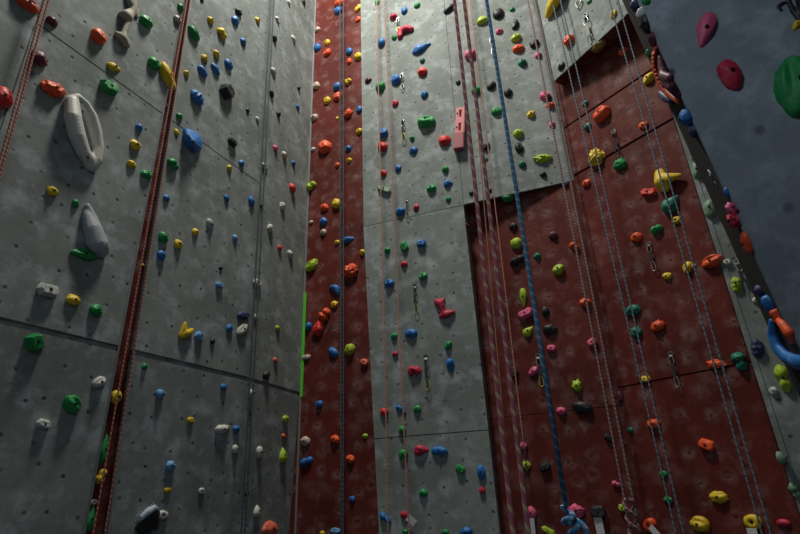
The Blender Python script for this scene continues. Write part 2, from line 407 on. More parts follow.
# x y w h angle colour shape   (pixel positions of each hold as seen from the camera)
T = """
28 3 20 9 -20 o J;53 21 9 7 -20 m R;100 36 14 11 -45 o J;147 21 12 9 -15 g J;155 63 12 9 -50 g J;40 58 12 12 0 m K;115 67 11 9 0 y D;54 89 17 12 -5 o K;110 87 15 13 0 g W;2 97 19 17 -60 r R
181 7 7 5 90 g R;178 19 7 6 -20 e J;202 0 4 3 0 k R;239 12 7 6 0 k T;236 20 9 8 -60 b R;211 20 6 6 0 y R;258 20 6 5 90 y R;195 33 15 8 -60 g J;223 33 12 8 -60 y T;244 42 9 6 -60 b D;278 20 8 4 -75 w T;289 2 6 4 80 w R;304 2 6 4 -70 k R;275 38 8 5 -60 k J;294 39 8 4 -80 w J;205 58 6 6 0 y K;217 54 8 6 90 y R;229 64 12 7 -65 b R;203 71 13 7 -65 b R;216 69 13 6 -65 b I;168.5 75 26 10 -84 y J;187 73 6 5 90 y R;274 71 7 6 0 w R;198 97 16 10 -50 b I;228 91 16 14 -50 k W;272 93 9 5 -70 k J;299 88 5 4 90 k R;298 107 5 4 0 b R;165 104 6 5 0 w R;317 29 6 5 0 e R;317 47 8 7 0 b R;316 85 8 7 30 e J
339 2 11 7 0 o J;338 10 9 7 20 b R;358 8 9 5 80 y R;358 19 6 5 90 o R;327 42 6 6 0 y R;327 52 8 6 90 o J;349 51 8 7 30 b R;349 61 6 6 0 o R;358 56 9 7 60 y R;348 81 8 7 30 y T;337 86 10 8 30 b R;337 96 9 8 10 o K;327 100 8 7 0 y R;359 109 8 6 90 b R;377 2 5 5 0 g R;393 16 8 6 10 c J;404 10 7 7 0 b R;417 5 7 5 45 g R;449 8 13 6 65 k J;394 37 6 5 30 g R;381 42 9 8 20 b J;421 47 20 9 25 b D;422 60 6 5 0 t R;422 71 10 8 0 r J;396 79 12 9 35 b R;368 80 8 5 15 m R;380 86 11 9 25 g J;424 94 8 7 0 b R;395 103 7 7 0 c R;458 82 5 5 0 k R;470 54 12 9 50 p K;476 90 10 8 60 g K
482 20 12 7 25 l J;498 13 11 10 0 k R;512 9 5 4 0 g R;515 24 10 7 90 k J;499 31 8 5 25 p R;516 37 11 7 25 l J;518 48 12 7 5 o J;522 62 9 7 15 t J;534 43 9 8 0 k K;538 55 7 6 20 p R;545 95 11 9 -30 p J;549 98 8 5 -80 k R;550 105 9 6 0 o J;491 85 10 8 70 k R;508 92 9 8 0 k R;561 66 9 6 70 k R;568 40 12 9 50 o W;589 1 5 4 0 g R;613 14 8 5 -80 y J;599 47 14 8 60 a K;622 51 8 7 0 o R;585 103 6 6 0 t R;634 6 11 8 60 n R;640 15 12 9 60 w J
646 1 9 6 0 g R;797 24 10 6 60 y R;644 25 17 10 -60 k R;652 40 14 7 -80 m J;648 54 9 5 80 g R;648 78 12 8 70 y J
140 128 9 6 -80 b D;136 145 10 8 90 y K;132 164 8 7 0 y K;147 174 10 9 0 g J;53 191 9 8 90 y J;76 203 8 6 70 g R
180 116 6 6 0 g R;177 132 7 4 90 y R;174 164 13 9 -55 g T;233 142 10 8 -10 k W;230 168 7 5 90 y R;242 163 7 6 -70 b R;167 198 7 6 -80 b R;227 198 8 5 -80 b R;252 201 11 6 -85 b J;262 206 6 4 90 k R;258 119 6 4 -60 w J;248 110 5 4 90 k R;279 114 6 5 -60 k J;276 148 6 6 0 p R;285 155 9 6 -60 e J;294 164 8 5 -70 b D;293 188 11 7 -60 r J;265 166 8 7 0 w O;283 206 8 7 -60 w K;314 117 8 6 0 e K;313 149 5 4 0 w R;311 185 12 8 40 l T;324 146 15 12 65 o R
348 113 9 8 0 o K;337 118 3 3 0 y R;359 131 7 6 0 y R;348 148 7 6 90 b R;337 165 6 5 90 o R;349 160 6 5 20 y R;336 203 11 10 20 y J;324 207 9 8 60 o R;383 132 11 9 30 b W;382 146 11 10 40 r J;383 173 8 7 40 r R;398 168 8 7 90 b R;426 121 20 12 -8 g J;412 138 6 5 0 g R;413 150 10 7 0 b R;444 140 13 10 5 r K;445 169 8 7 0 g R;448 183 10 9 -10 b D;431 188 11 8 0 g J;448 199 6 6 0 g R;384 189 17 8 -32 v W;416 207 8 6 90 c R;400 211 11 9 0 b I;471 193 5 5 0 k R;486 146 9 7 80 k J
496 111 11 8 10 g R;531 114 8 7 0 y K;552 124 6 6 0 p R;518 133 11 9 -20 l R;519 147 11 9 -70 k J;542 158 18 8 8 l K;522 164 8 7 0 t R;543 174 7 6 0 k R;587 126 7 7 0 t J;600 113 18 13 25 o J;595 157 17 13 60 y K;619 164 12 11 0 g K;586 183 8 8 0 o R;643 125 9 7 0 o R;490 190 5 4 90 n R;486 159 4 4 0 g R;565 184 7 6 0 n R;508 199 14 8 0 g J
648 192 15 9 -5 r W;670 203 20 15 50 t D;685 118 17 13 -40 b R;692 132 12 8 -70 n R;697 170 17 10 -80 v R;710 208 18 12 -80 v R;726 193 10 6 -80 b R;732 208 14 10 -50 p K
85 254 22 10 -2 g J;49 290 17 13 -5 w W;74 300 11 10 0 y K;97 310 12 11 -20 g J;164 237 12 8 -55 g R;162 255 10 7 90 b J;143 265 3 3 0 y R;211 225 14 8 -80 q D;196 232 8 6 90 y R;179 244 10 7 90 y J;236 239 10 6 -85 s D;271 228 8 7 -30 w W;280 248 7 5 -60 r R;291 254 8 6 -20 w J;258 283 11 9 0 w O;220 285 8 7 0 s W;244 315 14 9 8 n W;256 317 7 6 0 w R;221 268 4 4 0 k R;311 222 5 4 0 e R;311 265 17 9 50 l J
323 221 9 8 30 b R;323 232 7 7 0 e R;348 239 14 8 0 b D;337 242 6 5 0 y R;362 252 7 6 90 y R;350 270 18 13 20 o K;335 289 14 11 -40 b C;334 304 8 7 0 y K;324 314 15 12 50 o T;318 328 17 10 70 r K;387 250 7 7 0 g R;404 246 11 9 -60 g W;421 243 11 9 0 b W;404 264 8 7 0 c R;423 276 10 8 15 g J;389 283 11 9 0 b J;466 226 7 5 90 m R
513 226 9 8 0 k R;516 243 13 12 10 l I;517 260 17 11 30 k T;537 256 8 7 0 t R;553 235 9 8 0 m K;574 246 11 9 -40 o T;558 269 13 11 25 l J;585 302 12 9 5 o J;636 237 11 10 0 o R;523 297 20 9 -80 l D;525 313 19 10 25 p W;545 311 11 8 90 k R;632 310 13 11 0 t K
656 229 12 10 20 g T;676 220 9 7 20 y O;687 267 12 8 80 y J;693 266 5 4 0 e R;667 276 8 7 0 y K;711 261 18 12 15 o J;657 326 14 10 20 o K;727 262 7 7 20 w W;736 284 15 9 -80 l I;733 220 16 11 -50 c K;746 243 22 8 -65 o J;756 300 7 6 0 w R;758 291 8 8 0 n R;767 304 16 10 -80 b R;775 316 14 8 -50 o W
36 342 17 14 -80 g W;100 382 12 10 20 w J;117 397 13 9 70 y J;145 366 7 6 90 g D;73 404 17 13 -45 g J;44 424 11 9 -10 w W;161 394 10 7 -80 s J;200 336 10 8 -40 s W;213 341 6 5 -60 k J;230 328 8 7 -70 b R;243 329 14 9 30 w J;278 328 6 6 0 l R;308 326 9 7 90 b R;276 360 6 6 0 f W;306 357 9 6 0 e J;267 375 9 8 -70 k K;224 387 7 6 90 b R;252 393 8 7 -50 w J;251 413 5 4 90 k R;191 420 6 6 0 y W;286 419 8 7 90 l J;223 429 14 9 5 w K;237 430 9 8 -90 b D;319 404 8 8 0 b R
333 352 12 9 -40 b R;349 349 13 11 50 l J;364 362 9 8 -20 f W;394 336 8 7 0 g R;411 333 14 10 -5 b R;395 354 7 6 0 c R;414 370 15 12 0 c T;448 345 11 7 60 g J;450 365 15 10 -80 b D;384 412 9 8 0 r K;399 408 9 6 -30 b R;404 413 6 4 -60 n R;417 409 9 8 10 g R;402 430 9 8 90 g R
528 331 14 10 45 l D;549 329 15 11 -5 k R;551 348 10 8 0 p W;592 342 11 9 40 p W;533 371 12 8 40 p J;515 374 10 7 80 k W;577 386 12 10 -75 l K;561 411 10 8 0 p I;582 407 20 12 -10 k R;636 332 12 9 80 t K;620 397 12 6 -70 m R;630 430 6 5 0 t R
716 364 15 8 0 o K;739 361 17 13 -60 t T;757 348 18 10 -80 n I;645 379 9 7 0 y W;653 424 12 9 0 o K;783 378 24 12 -70 l T;773 391 8 7 70 w J;105 449 26 8 75 g D;102 476 14 9 65 y T;94 502 6 5 0 w O;91 519 22 8 75 g D
171 466 9 8 -80 s K;168 490 6 5 0 y R;163 515 10 8 0 w O;202 491 6 6 0 w O;236 449 9 6 -80 w J;260 452 12 7 -85 w I;284 436 5 5 0 o R;284 455 15 9 90 l D;247 493 6 4 90 k R;258 511 11 9 90 w D;271 529 17 14 0 f R;305 441 9 9 0 e K;306 461 14 9 15 b T
335 439 10 8 -30 o K;350 459 9 8 -30 o J;365 436 6 5 0 l R;352 499 6 6 0 b R;335 531 10 6 0 s J;322 533 5 4 0 y R;385 518 14 8 -35 b T;403 454 10 9 30 g R;421 450 16 12 0 c D;439 451 18 9 -3 b I;460 469 11 8 -35 g W;481 472 14 9 -80 b J;423 493 9 8 0 g R;482 490 7 6 20 c W;404 515 8 7 0 c R;405 532 6 5 0 g R;445 532 7 5 0 g R;466 532 12 8 10 b K
523 446 8 8 0 p J;526 465 9 8 0 l R;545 467 12 9 20 k W;531 513 12 10 90 p R;548 531 14 6 -25 l W;576 511 15 11 0 p K;598 512 15 13 0 k W;608 437 8 7 -30 k W;616 484 8 6 -20 p T;622 508 7 7 0 l W;706 445 14 11 -15 o W;663 474 7 6 0 g R;668 500 7 6 0 g K;718 497 14 10 0 y K;699 524 15 13 -10 y J;752 522 13 12 0 y O;649 525 13 11 40 o O;783 523 10 6 0 c R;782 458 11 8 -70 v J;795 491 13 9 -60 v T
706 29 33 20 -107 p D;731 73 32 19 -80 c R;797 82 56 32 78 g J
"""
seed = 1
for row in T.strip().splitlines():
    for e in row.split(';'):
        q = e.split()
        hold(float(q[0]), float(q[1]), float(q[2]), float(q[3]), float(q[4]), q[5], q[6], seed); seed += 1
# ------------------------------------------------------------------ sculpted feature holds
def comp(px, py, chains, col, shape, vox=None, depth=.8, flat=0., name='climbing_hold', info=(20, 12), mat=None, bolts=()):
    """chains: polylines of (x, y, r[, lift]) in pixels -> one remeshed solid fixed to the wall"""
    p, n, t, b_, zn, d, r = frame(px, py, 0); k = d/F; b_ = n.cross(t)
    den = n.dot(r)
    def loc(x, y, h=0.):
        q = ray(x, y); hp = CAM+q*((p+n*h-CAM).dot(n)/q.dot(n)); v = hp-p; return v.dot(t), v.dot(b_)
    bm = bmesh.new(); rmin = 1e9
    for ch in chains:
        for i in range(len(ch)):
            a = ch[i]; c = ch[min(i+1, len(ch)-1)]
            L = math.hypot(c[0]-a[0], c[1]-a[1]); m = max(1, int(L/(min(a[2], c[2])*.45)))
            for j in range(m if i < len(ch)-1 else 1):
                f = j/m; x = a[0]+(c[0]-a[0])*f; y = a[1]+(c[1]-a[1])*f; rr = (a[2]+(c[2]-a[2])*f)*k
                lf = ((a[3] if len(a) > 3 else 0)*(1-f)+(c[3] if len(c) > 3 else 0)*f)*k
                u, v = loc(x, y, rr*.35+lf); rmin = min(rmin, rr)
                mt = Matrix.Translation((u, v, rr*.35+lf)) @ Matrix.Diagonal((rr, rr, rr*depth, 1))
                bmesh.ops.create_icosphere(bm, subdivisions=2, radius=1, matrix=mt)
    o = frm(bm, name, mat or HM[col])
    M = Matrix((t, b_, n)).transposed().to_4x4(); M.translation = p; o.matrix_world = M
    md = o.modifiers.new('remesh', 'REMESH'); md.mode = 'VOXEL'; md.voxel_size = vox or max(rmin/3.2, .006); md.use_smooth_shade = True
    sm = o.modifiers.new('smooth', 'SMOOTH'); sm.factor = .5; sm.iterations = 3
    for x, y, z in bolts:
        u, v = loc(x, y, z*k); add_bolt(o, z*k, .9*k, u, v)
    place(o, px, py, zn, c=col, sh=shape, w=info[0], h=info[1]); return o
# white looped hold on the far left panel
lp = comp(84, 132, [[(72, 103, 6), (73, 118, 7, 3), (77, 136, 7, 3), (83, 152, 6, 2), (91, 164, 6)],
               [(72, 100, 4.5), (78, 97, 3.2, 2), (87, 104, 2.6, 3), (94, 116, 3, 4), (98, 132, 3.6, 4), (99, 148, 4.2, 3), (96, 160, 5, 2), (91, 165, 6)],
               [(68, 106, 2.4), (70, 126, 2.4), (77, 147, 2.4), (85, 162, 2.4)]], 'w', 'X', vox=.011, info=(78, 38), depth=.9, bolts=[(88, 157, 9)])
lp['label'] = 'big white sculpted loop hold with a long slot on the far left grey panel'
# tapering grey fin
fn = comp(95, 232, [[(87, 208, 3), (89, 218, 6), (93, 230, 8.5, 1), (97, 243, 9.6, 1), (101, 250, 7)], [(88, 206, 2.4, 2), (95, 218, 2.6, 4), (101, 233, 2.8, 5), (106, 247, 3, 5), (105, 252, 3, 3)]],
          'q', 'X', vox=.010, info=(52, 24), depth=.75, bolts=[(98, 229, 6.5)])
fn['label'] = 'long grey fin-shaped hold with a slanted edge, above a green oblong hold'
# branched beige tufa
tf = comp(128, 25, [[(136, -4, 2.4, 2), (134, 8, 2.6, 2), (129, 20, 2.4, 2), (124, 32, 2.4, 2), (124, 36, 3, 2)], [(118, 35, 3), (123, 38, 4, 1), (126, 44, 3.6)], [(122, 15, 3), (127, 16, 5, 1), (133, 11, 3)],
                    [(130, -6, 4), (131, 4, 4)], [(137, 10, 2), (137, 17, 1.6)], [(128, 28, 1.6), (126, 34, 1.6)]], 'e', 'X', vox=.011, info=(52, 20), mat=plain('beige_tufa_resin', (.36, .34, .28), .7))
tf['label'] = 'branched beige bone-like hold at the top of the far left wall'
rc = comp(406, 31, [[(400, 36, 3), (401, 31, 3.4), (406, 28, 3.4, 1), (411, 29, 3)]], 'c', 'C', info=(15, 12)); rc['label'] = 'crimson bean-shaped curved hold high on the central grey panel, beside a quickdraw'
yw = comp(185, 330, [[(181, 335, 2.6), (184, 329, 3, 1), (185, 324, 2, 2)], [(182, 336, 3), (187, 333, 3.4, 2), (192, 330, 2, 1)]], 'y', 'X', info=(16, 14)); yw['label'] = 'yellow two-pronged angular hold on the left grey wall above the long seam'
# blue faceted diamond
def poly_hold(px, py, outline, peak, ph, col, label, name='climbing_hold'):
    p, n, t, b_, zn, d, r = frame(px, py, 0); b_ = n.cross(t); k = d/F
    def loc(x, y, h=0.):
        q = ray(x, y); v = CAM+q*((p+n*h-CAM).dot(n)/q.dot(n))-p; return v.dot(t), v.dot(b_)
    bm = bmesh.new()
    for (x, y) in outline:
        u, v = loc(x, y); bm.verts.new((u, v, -.01)); bm.verts.new((u*.93, v*.93, k*3))
    for (x, y), hh in zip(peak, ph):
        u, v = loc(x, y, k*hh); bm.verts.new((u, v, k*hh))
    rr = bmesh.ops.convex_hull(bm, input=bm.verts[:])
    junk = [g_ for g_ in rr['geom_interior'] if isinstance(g_, bmesh.types.BMVert)]
    bmesh.ops.delete(bm, geom=list(set(junk)), context='VERTS')
    bmesh.ops.recalc_face_normals(bm, faces=bm.faces[:])
    bmesh.ops.bevel(bm, geom=bm.edges[:], offset=k*.5, segments=2, affect='EDGES')
    o = frm(bm, name, HM[col], smooth=False)
    M = Matrix((t, b_, n)).transposed().to_4x4(); M.translation = p; o.matrix_world = M
    add_bolt(o, k*(max(ph)*.98), k*1.2, *loc(*peak[0], k*ph[0]))
    o['label'] = label; place(o, px, py, zn, c=col, sh='X', w=24, h=20); return o
poly_hold(191, 140, [(183, 128), (190, 130), (199, 136), (201, 143), (200, 151), (193, 153), (186, 146), (182, 137)], [(193, 141), (188, 134)], [12, 8], 'b',
          'large blue faceted diamond hold on the left grey wall beside the red-roped strip')
# yellow banana at the top right
bn = comp(554, 6, [[(549, 14, 4.2), (552, 6, 5.6, 2), (557, -3, 6.5, 3), (564, -12, 6), (570, -22, 4)]], 'y', 'X', info=(36, 13), bolts=[(556, -2, 9)])
bn['label'] = 'long yellow banana-shaped hold cut off by the top of the picture'
# red fishtail
ft_ = comp(444, 307, [[(436, 301, 2.6), (440, 303, 4, 1), (443, 310, 3, 1), (444, 315, 3.6)], [(443, 300, 2.4), (440, 303, 3)], [(441, 316, 2.6), (447, 314, 3.4, 1), (453, 312, 2.4)], [(443, 309, 2.8, 1), (446, 313, 3)]], 'c', 'X', info=(22, 18), bolts=[(443, 306, 4.5)])
ft_['label'] = 'red fishtail-shaped hold on the central grey panel, beside a hanging quickdraw'
# yellow lump with a horn
yl = comp(664, 180, [[(660, 174, 5), (661, 181, 6, 2), (665, 187, 5)], [(662, 178, 5, 2), (669, 178, 4.6, 3), (677, 176, 2.6, 3), (680, 175, 1.6, 3)]], 'y', 'X', info=(24, 20), bolts=[(662, 181, 8.5)])
yl['label'] = 'big yellow rounded hold with a horn behind the pale blue ropes'
# arete features on the near panel's edge
ar = comp(667, 80, [[(656, 48, 2), (655, 58, 3), (656, 70, 3.6), (660, 82, 3.8), (668, 93, 3.6), (679, 102, 2.4)], 
                    [(652+(y-48)*.0+3.2*math.sin((y-48)/8), y, 1.3, 1) for y in range(52, 60, 4)]] +
                   [[(651.5+max(0, (y-66))*.33, y, 1.1, 2), (654+max(0, (y-66))*.33, y, 1.1, 3)] for y in range(54, 90, 4)], 'o', 'X', vox=.006, info=(60, 20))
ar['label'] = 'long orange ridged crescent hold along the edge of the near right panel'
bx_ = comp(667, 80, [[(660, 58, 2.6), (662, 68, 4, 1), (665, 78, 5, 2), (671, 86, 5, 2), (678, 95, 3.4)], [(663, 76, 4.6, 3), (670, 78, 4, 3)], [(665, 84, 4, 3), (672, 86, 4, 3)]], 'm', 'X', info=(14, 12)); bx_['label'] = 'squarish plum hold nested inside the orange ridged crescent'
pu = comp(666, 97, [[(661, 94, 3.4), (666, 98, 4), (671, 101, 3)]], 'n', 'X', info=(14, 8)); pu['label'] = 'dark purple hold right under the orange ridged crescent'
# blue and pale curved feature at the right edge
bc = comp(782, 345, [[(772, 322, 3), (773, 335, 5), (778, 348, 5.5, 1), (786, 357, 5.5, 1), (797, 362, 6), (806, 362, 6)]], 'b', 'X', info=(44, 14)); bc['label'] = 'large blue curved hold wrapping the near panel edge at right'
oc = comp(786, 328, [[(776, 318, 2.4), (783, 325, 4, 2), (789, 333, 4.6, 2), (792, 341, 3)]], 'o', 'X', info=(24, 12)); oc['label'] = 'orange pointed hold just above the large blue curved one'
# dark feature in the top right corner
dk = comp(796, 8, [[(787, -6, 2), (789, 2, 1.8), (793, 11, 2), (799, 18, 2.2), (808, 24, 3)], [(783, 3, 1.4), (778, 6, 1.4), (781, 10, 1.3)], [(806, -4, 7), (809, 8, 7)]], 'k', 'X', info=(30, 16)); dk['label'] = 'black curved hold in the top right corner of the near panel'
# white-topped jagged hold at the bottom left
ja = comp(148, 520, [[(139, 527, 3.4), (143, 523, 4.6, 1), (149, 518, 5, 2), (155, 514, 4.4, 2)], [(141, 534, 3), (142, 526, 4)], [(149, 531, 2.6), (150, 524, 4)], [(156, 527, 2.4), (155, 519, 3.4)]], 'k', 'X', info=(26, 22))
ja['label'] = 'jagged black hold with a frosted pale crest, low on the left grey wall'
p_, n_, t_, b2_, zn_, d_, r_ = frame(148, 516, 0)
cr = comp(148, 514, [[(137, 521, 1.6, 4), (142, 517, 2.6, 6), (148, 512, 3, 7), (154, 508, 2.6, 6), (157, 509, 1.6, 5)]] +
          [[(138+i*2.4, 521-i*1.7, 1.0, 6), (136.5+i*2.4, 515.5-i*1.8, .7, 7)] for i in range(8)], 's', 'X', vox=.006, info=(20, 8), name='crest', mat=plain('frosted_white_resin', (.48, .56, .62), .7))
mw = cr.matrix_world.copy(); HOLDS.pop(); cr.parent = ja; cr.matrix_parent_inverse = Matrix(); cr.matrix_basis = ja.matrix_basis.inverted() @ mw; cr['label'] = 'frosted pale crest'
# pink finger board with slots
def finger_board():
    p, n, t, b_, zn, d, r = frame(461, 126, -83); k = d/F; b_ = n.cross(t)
    root = bpy.data.objects.new('finger_board', None); COL.objects.link(root)
    M = Matrix((t, b_, n)).transposed().to_4x4(); M.translation = p; root.matrix_world = M
    def board(x0, x1, hw, hz, slots, name, mat):
        bm = bmesh.new(); xs = sorted({x0, x1, *[v for s_ in slots for v in s_[:2]]}); ys = [-hw, -hw*.18, hw*.22, hw]
        g_ = {(i, j): bm.verts.new((x*k, y*k, hz*k)) for i, x in enumerate(xs) for j, y in enumerate(ys)}
        sf = []
        for i in range(len(xs)-1):
            for j in range(3):
                f = bm.faces.new((g_[i, j], g_[i+1, j], g_[i+1, j+1], g_[i, j+1]))
                if j == 1 and any(abs(xs[i]-s_[0]) < 1e-6 for s_ in slots): sf.append(f)
        be = [e for e in bm.edges if e.is_boundary]
        ex = bmesh.ops.extrude_edge_only(bm, edges=be)
        for v in [q for q in ex['geom'] if isinstance(q, bmesh.types.BMVert)]: v.co.z = -.01
        for f in sf:
            e2 = bmesh.ops.extrude_discrete_faces(bm, faces=[f]); nf = e2['faces'][0]
            for v in nf.verts: v.co.z -= hz*k*.8
        bmesh.ops.recalc_face_normals(bm, faces=bm.faces[:])
        rim = [e for e in bm.edges if all(abs(v.co.z-hz*k) < 1e-5 for v in e.verts) and len(e.link_faces) == 2 and any(abs(f.normal.z) < .5 for f in e.link_faces)]
        bmesh.ops.bevel(bm, geom=rim, offset=k*.6, segments=3, affect='EDGES')
        return frm(bm, name, mat, root, smooth=False)
    board(-19, 11, 4.6, 4.5, [(-15, -8), (0, 8)], 'board', plain('salmon_pink_resin', (.72, .23, .24), .6))
    board(11.2, 29, 4.8, 6.5, [], 'lower_block', plain('dark_rose_resin', (.40, .09, .13), .6))
    for x in (-12, 4): add_bolt(root, k*4.6, k*.9, x*k, -k*3)
    tag(root, 'tall pink finger board with two slots and a dark rose lower block', 'finger board')
finger_board()
# ------------------------------------------------------------------ ropes
def tube(bm, pts, r, uvl, n=10, v0=0., cap=True):
    prev = None; L = v0
    ref = Vector((.3, .8, .1)).normalized()
    for i, p in enumerate(pts):
        tg = ((pts[min(i+1, len(pts)-1)])-(pts[max(i-1, 0)])).normalized()
        a = ref.cross(tg)
        if a.length < .1: a = Vector((1, 0, 0)).cross(tg)
        a.normalize(); b = tg.cross(a); ref = b.cross(tg)*-1 if False else ref
        if i: L += (p-pts[i-1]).length
        ring = [bm.verts.new(p+(a*math.cos(2*math.pi*j/n)+b*math.sin(2*math.pi*j/n))*r) for j in range(n)]
        if prev:
            for j in range(n):
                f = bm.faces.new((prev[0][j], prev[0][(j+1) % n], ring[(j+1) % n], ring[j]))
                for l, (uu, vv) in zip(f.loops, ((j/n, prev[1]), ((j+1)/n, prev[1]), ((j+1)/n, L), (j/n, L))): l[uvl].uv = (uu, vv)
        elif cap: bm.faces.new(ring[::-1])
        prev = (ring, L)
    if cap: bm.faces.new(prev[0])
def hdist(px):
    h = cast(*px); return math.hypot(h[0].x, h[0].y) if h else 9
def at_h(px, D):
    r = ray(*px); return CAM+r*(D/math.hypot(r.x, r.y))
def strand_pts(a, b, D=None, zlo=.25):
    if D is None:
        D = min(hdist((a[0]+(b[0]-a[0])*f, a[1]+(b[1]-a[1])*f)) for f in (.0, .15, .3, .5, .7, .85, 1))*.975
    P, Q = at_h(a, D), at_h(b, D); d = (P-Q)/(P.z-Q.z)
    hi = Q+d*(TOP+.3-Q.z); lo = Q+d*(zlo-Q.z)
    return hi, lo, D
def rope(strands, wpx, mat, label, D=None, group=None, extra=None, zlo=.25):
    root = bpy.data.objects.new('climbing_rope', None); COL.objects.link(root)
    first = True
    for i, (a, b) in enumerate(strands):
        hi, lo, Dd = strand_pts(a, b, D if not isinstance(D, (list, tuple)) else D[i], zlo)
        mid = at_h(((a[0]+b[0])/2, (a[1]+b[1])/2), Dd); r = wpx*(mid-CAM).length/F/2
        if first: root.location = lo; first = False
        bm = bmesh.new(); uvl = bm.loops.layers.uv.new('UVMap'); nseg = 26
        pts = []
        for k in range(nseg+1):
            f = k/nseg; p = lo.lerp(hi, f); sw = math.sin(f*math.pi)*.005+math.sin(f*9+i*2+a[0])*.003
            pts.append(p+Vector((sw, -abs(sw)*.3, 0))-root.location)
        tube(bm, pts, r, uvl)
        o = frm(bm, 'strand', mat, root)
    if extra: extra(root, r)
    tag(root, label, 'rope', group); return root
rope([((44, 0), (4, 145)), ((48.5, 0), (8, 145))], 1.6, M_RRED, 'red flecked rope pair hanging at the far top left edge')
rope([((187, 0), (93, 534)), ((190, 0), (105, 534))], 1.35, M_RRED, 'red flecked rope pair running down the narrow left red strip')
rope([((270.5, 0), (241, 534)), ((274, 0), (244.5, 534))], 1.5, M_RSLATE, 'dark slate rope pair hanging along the crease of the left grey wall')
rope([((339.6, 0), (341, 534)), ((343.2, 0), (343, 534))], 1.3, M_RSLATE, 'slate rope pair hanging down the middle of the tall red strip')
rope([((376.5, 0), (388, 534)), ((383.5, 0), (409, 534))], 1.2, M_RSALM, 'thin salmon rope pair on the left side of the central grey panel')
rope([((469.5, 0), (535, 534))], 1.1, M_RSALM, 'single thin salmon rope right of the thick pink ropes', zlo=1.75)
rope([((466, 0), (513, 534))], 1.1, M_ROCH, 'thin ochre rope hanging between the two thick pink strands')
rope([((527.5, 0), (631, 534)), ((534.5, 0), (640, 534))], 1.9, M_RWINE, 'wine red rope pair hanging down the corner below the overhang edge')
rope([((552, 0), (676, 534)), ((560, 0), (684, 534))], 1.4, M_RPALE, 'thin pale blue rope pair passing the yellow knobbly hold')
rope([((609, 0), (762, 534)), ((617, 0), (771, 534))], 1.4, M_RPALE, 'pale blue rope pair furthest right, crossing the horned yellow hold')
rope([((453, 0), (511, 534)), ((462, 0), (528, 534))], 4.3, M_RPINK, 'thick pink and yellow flecked rope pair hanging close to the camera', D=1.25, zlo=.3)
def blue_knot(root, r):
    D = 1.32; c = at_h((569, 518), D); rt = root.location
    rgt = (at_h((579, 518), D)-c); dwn = (at_h((571, 528), D)-c); fwd = Vector((0, 1, 0))*rgt.length
    bm = bmesh.new(); uvl = bm.loops.layers.uv.new('UVMap')
    path = [(-.35, -1.3, 0), (-.3, -.9, .1), (.1, -.6, .6), (.5, -.3, .2), (.2, 0, -.5), (-.4, .1, -.4), (-.55, .45, .3), (0, .6, .6), (.5, .4, .2), (.6, .9, -.3), (.1, 1.2, -.5), (-.3, 1.6, 0), (-.2, 2.6, .2), (.1, 4.5, 0), (.3, 8, 0), (.5, 12, 0)]
    P = [Vector(q) for q in path]; pts = []
    for i in range(len(P)-1):
        p0, p1, p2, p3 = P[max(i-1, 0)], P[i], P[i+1], P[min(i+2, len(P)-1)]
        for j in range(6):
            t = j/6; q = .5*((2*p1)+(-p0+p2)*t+(2*p0-5*p1+4*p2-p3)*t*t+(-p0+3*p1-3*p2+p3)*t**3)
            pts.append(c+rgt*q.x+dwn*q.y+fwd*q.z-rt)
    tube(bm, pts, r*1.05, uvl)
    path2 = [(.2, .1, .3), (.9, .35, .3), (1.4, .9, .1), (1.5, 1.9, 0), (1.1, 3, 0), (.7, 5, 0)]
    P = [Vector(q) for q in path2]; pts = []
    for i in range(len(P)-1):
        p0, p1, p2, p3 = P[max(i-1, 0)], P[i], P[i+1], P[min(i+2, len(P)-1)]
        for j in range(6):
            t = j/6; q = .5*((2*p1)+(-p0+p2)*t+(2*p0-5*p1+4*p2-p3)*t*t+(-p0+3*p1-3*p2+p3)*t**3)
            pts.append(c+rgt*q.x+dwn*q.y+fwd*q.z-rt)
    tube(bm, pts, r*1.05, uvl)
    frm(bm, 'knot', M_RBLUE, root)
rope([((486.5, 0), (565, 505))], 4.1, M_RBLUE, 'thick blue flecked rope with a knot at its lower end', D=1.32, extra=blue_knot, zlo=at_h((565, 508), 1.32).z)
def chain_knot():
    D = hdist((632, 515))*.94; c = at_h((631, 520), D); sc = (at_h((641, 520), D)-c).length
    rgt = (at_h((641, 520), D)-c); dwn = at_h((633, 530), D)-c; fwd = Vector((0, -1, 0))*sc
    bm = bmesh.new(); uvl = bm.loops.layers.uv.new('UVMap')
    for ph in (0, math.pi):
        pts = [c+rgt*(.1+math.sin(i*.42+ph)*.55)+dwn*(i*.19-2.2)+fwd*math.cos(i*.42+ph)*.35 for i in range(40)]
        pts = [p-c for p in pts]; tube(bm, pts, sc*.16, uvl)
    o = frm(bm, 'rope_bundle', M_RWINE, loc=c); tag(o, 'twisted wine red rope bundle hanging in loops at the bottom of the corner', 'rope bundle')
chain_knot()
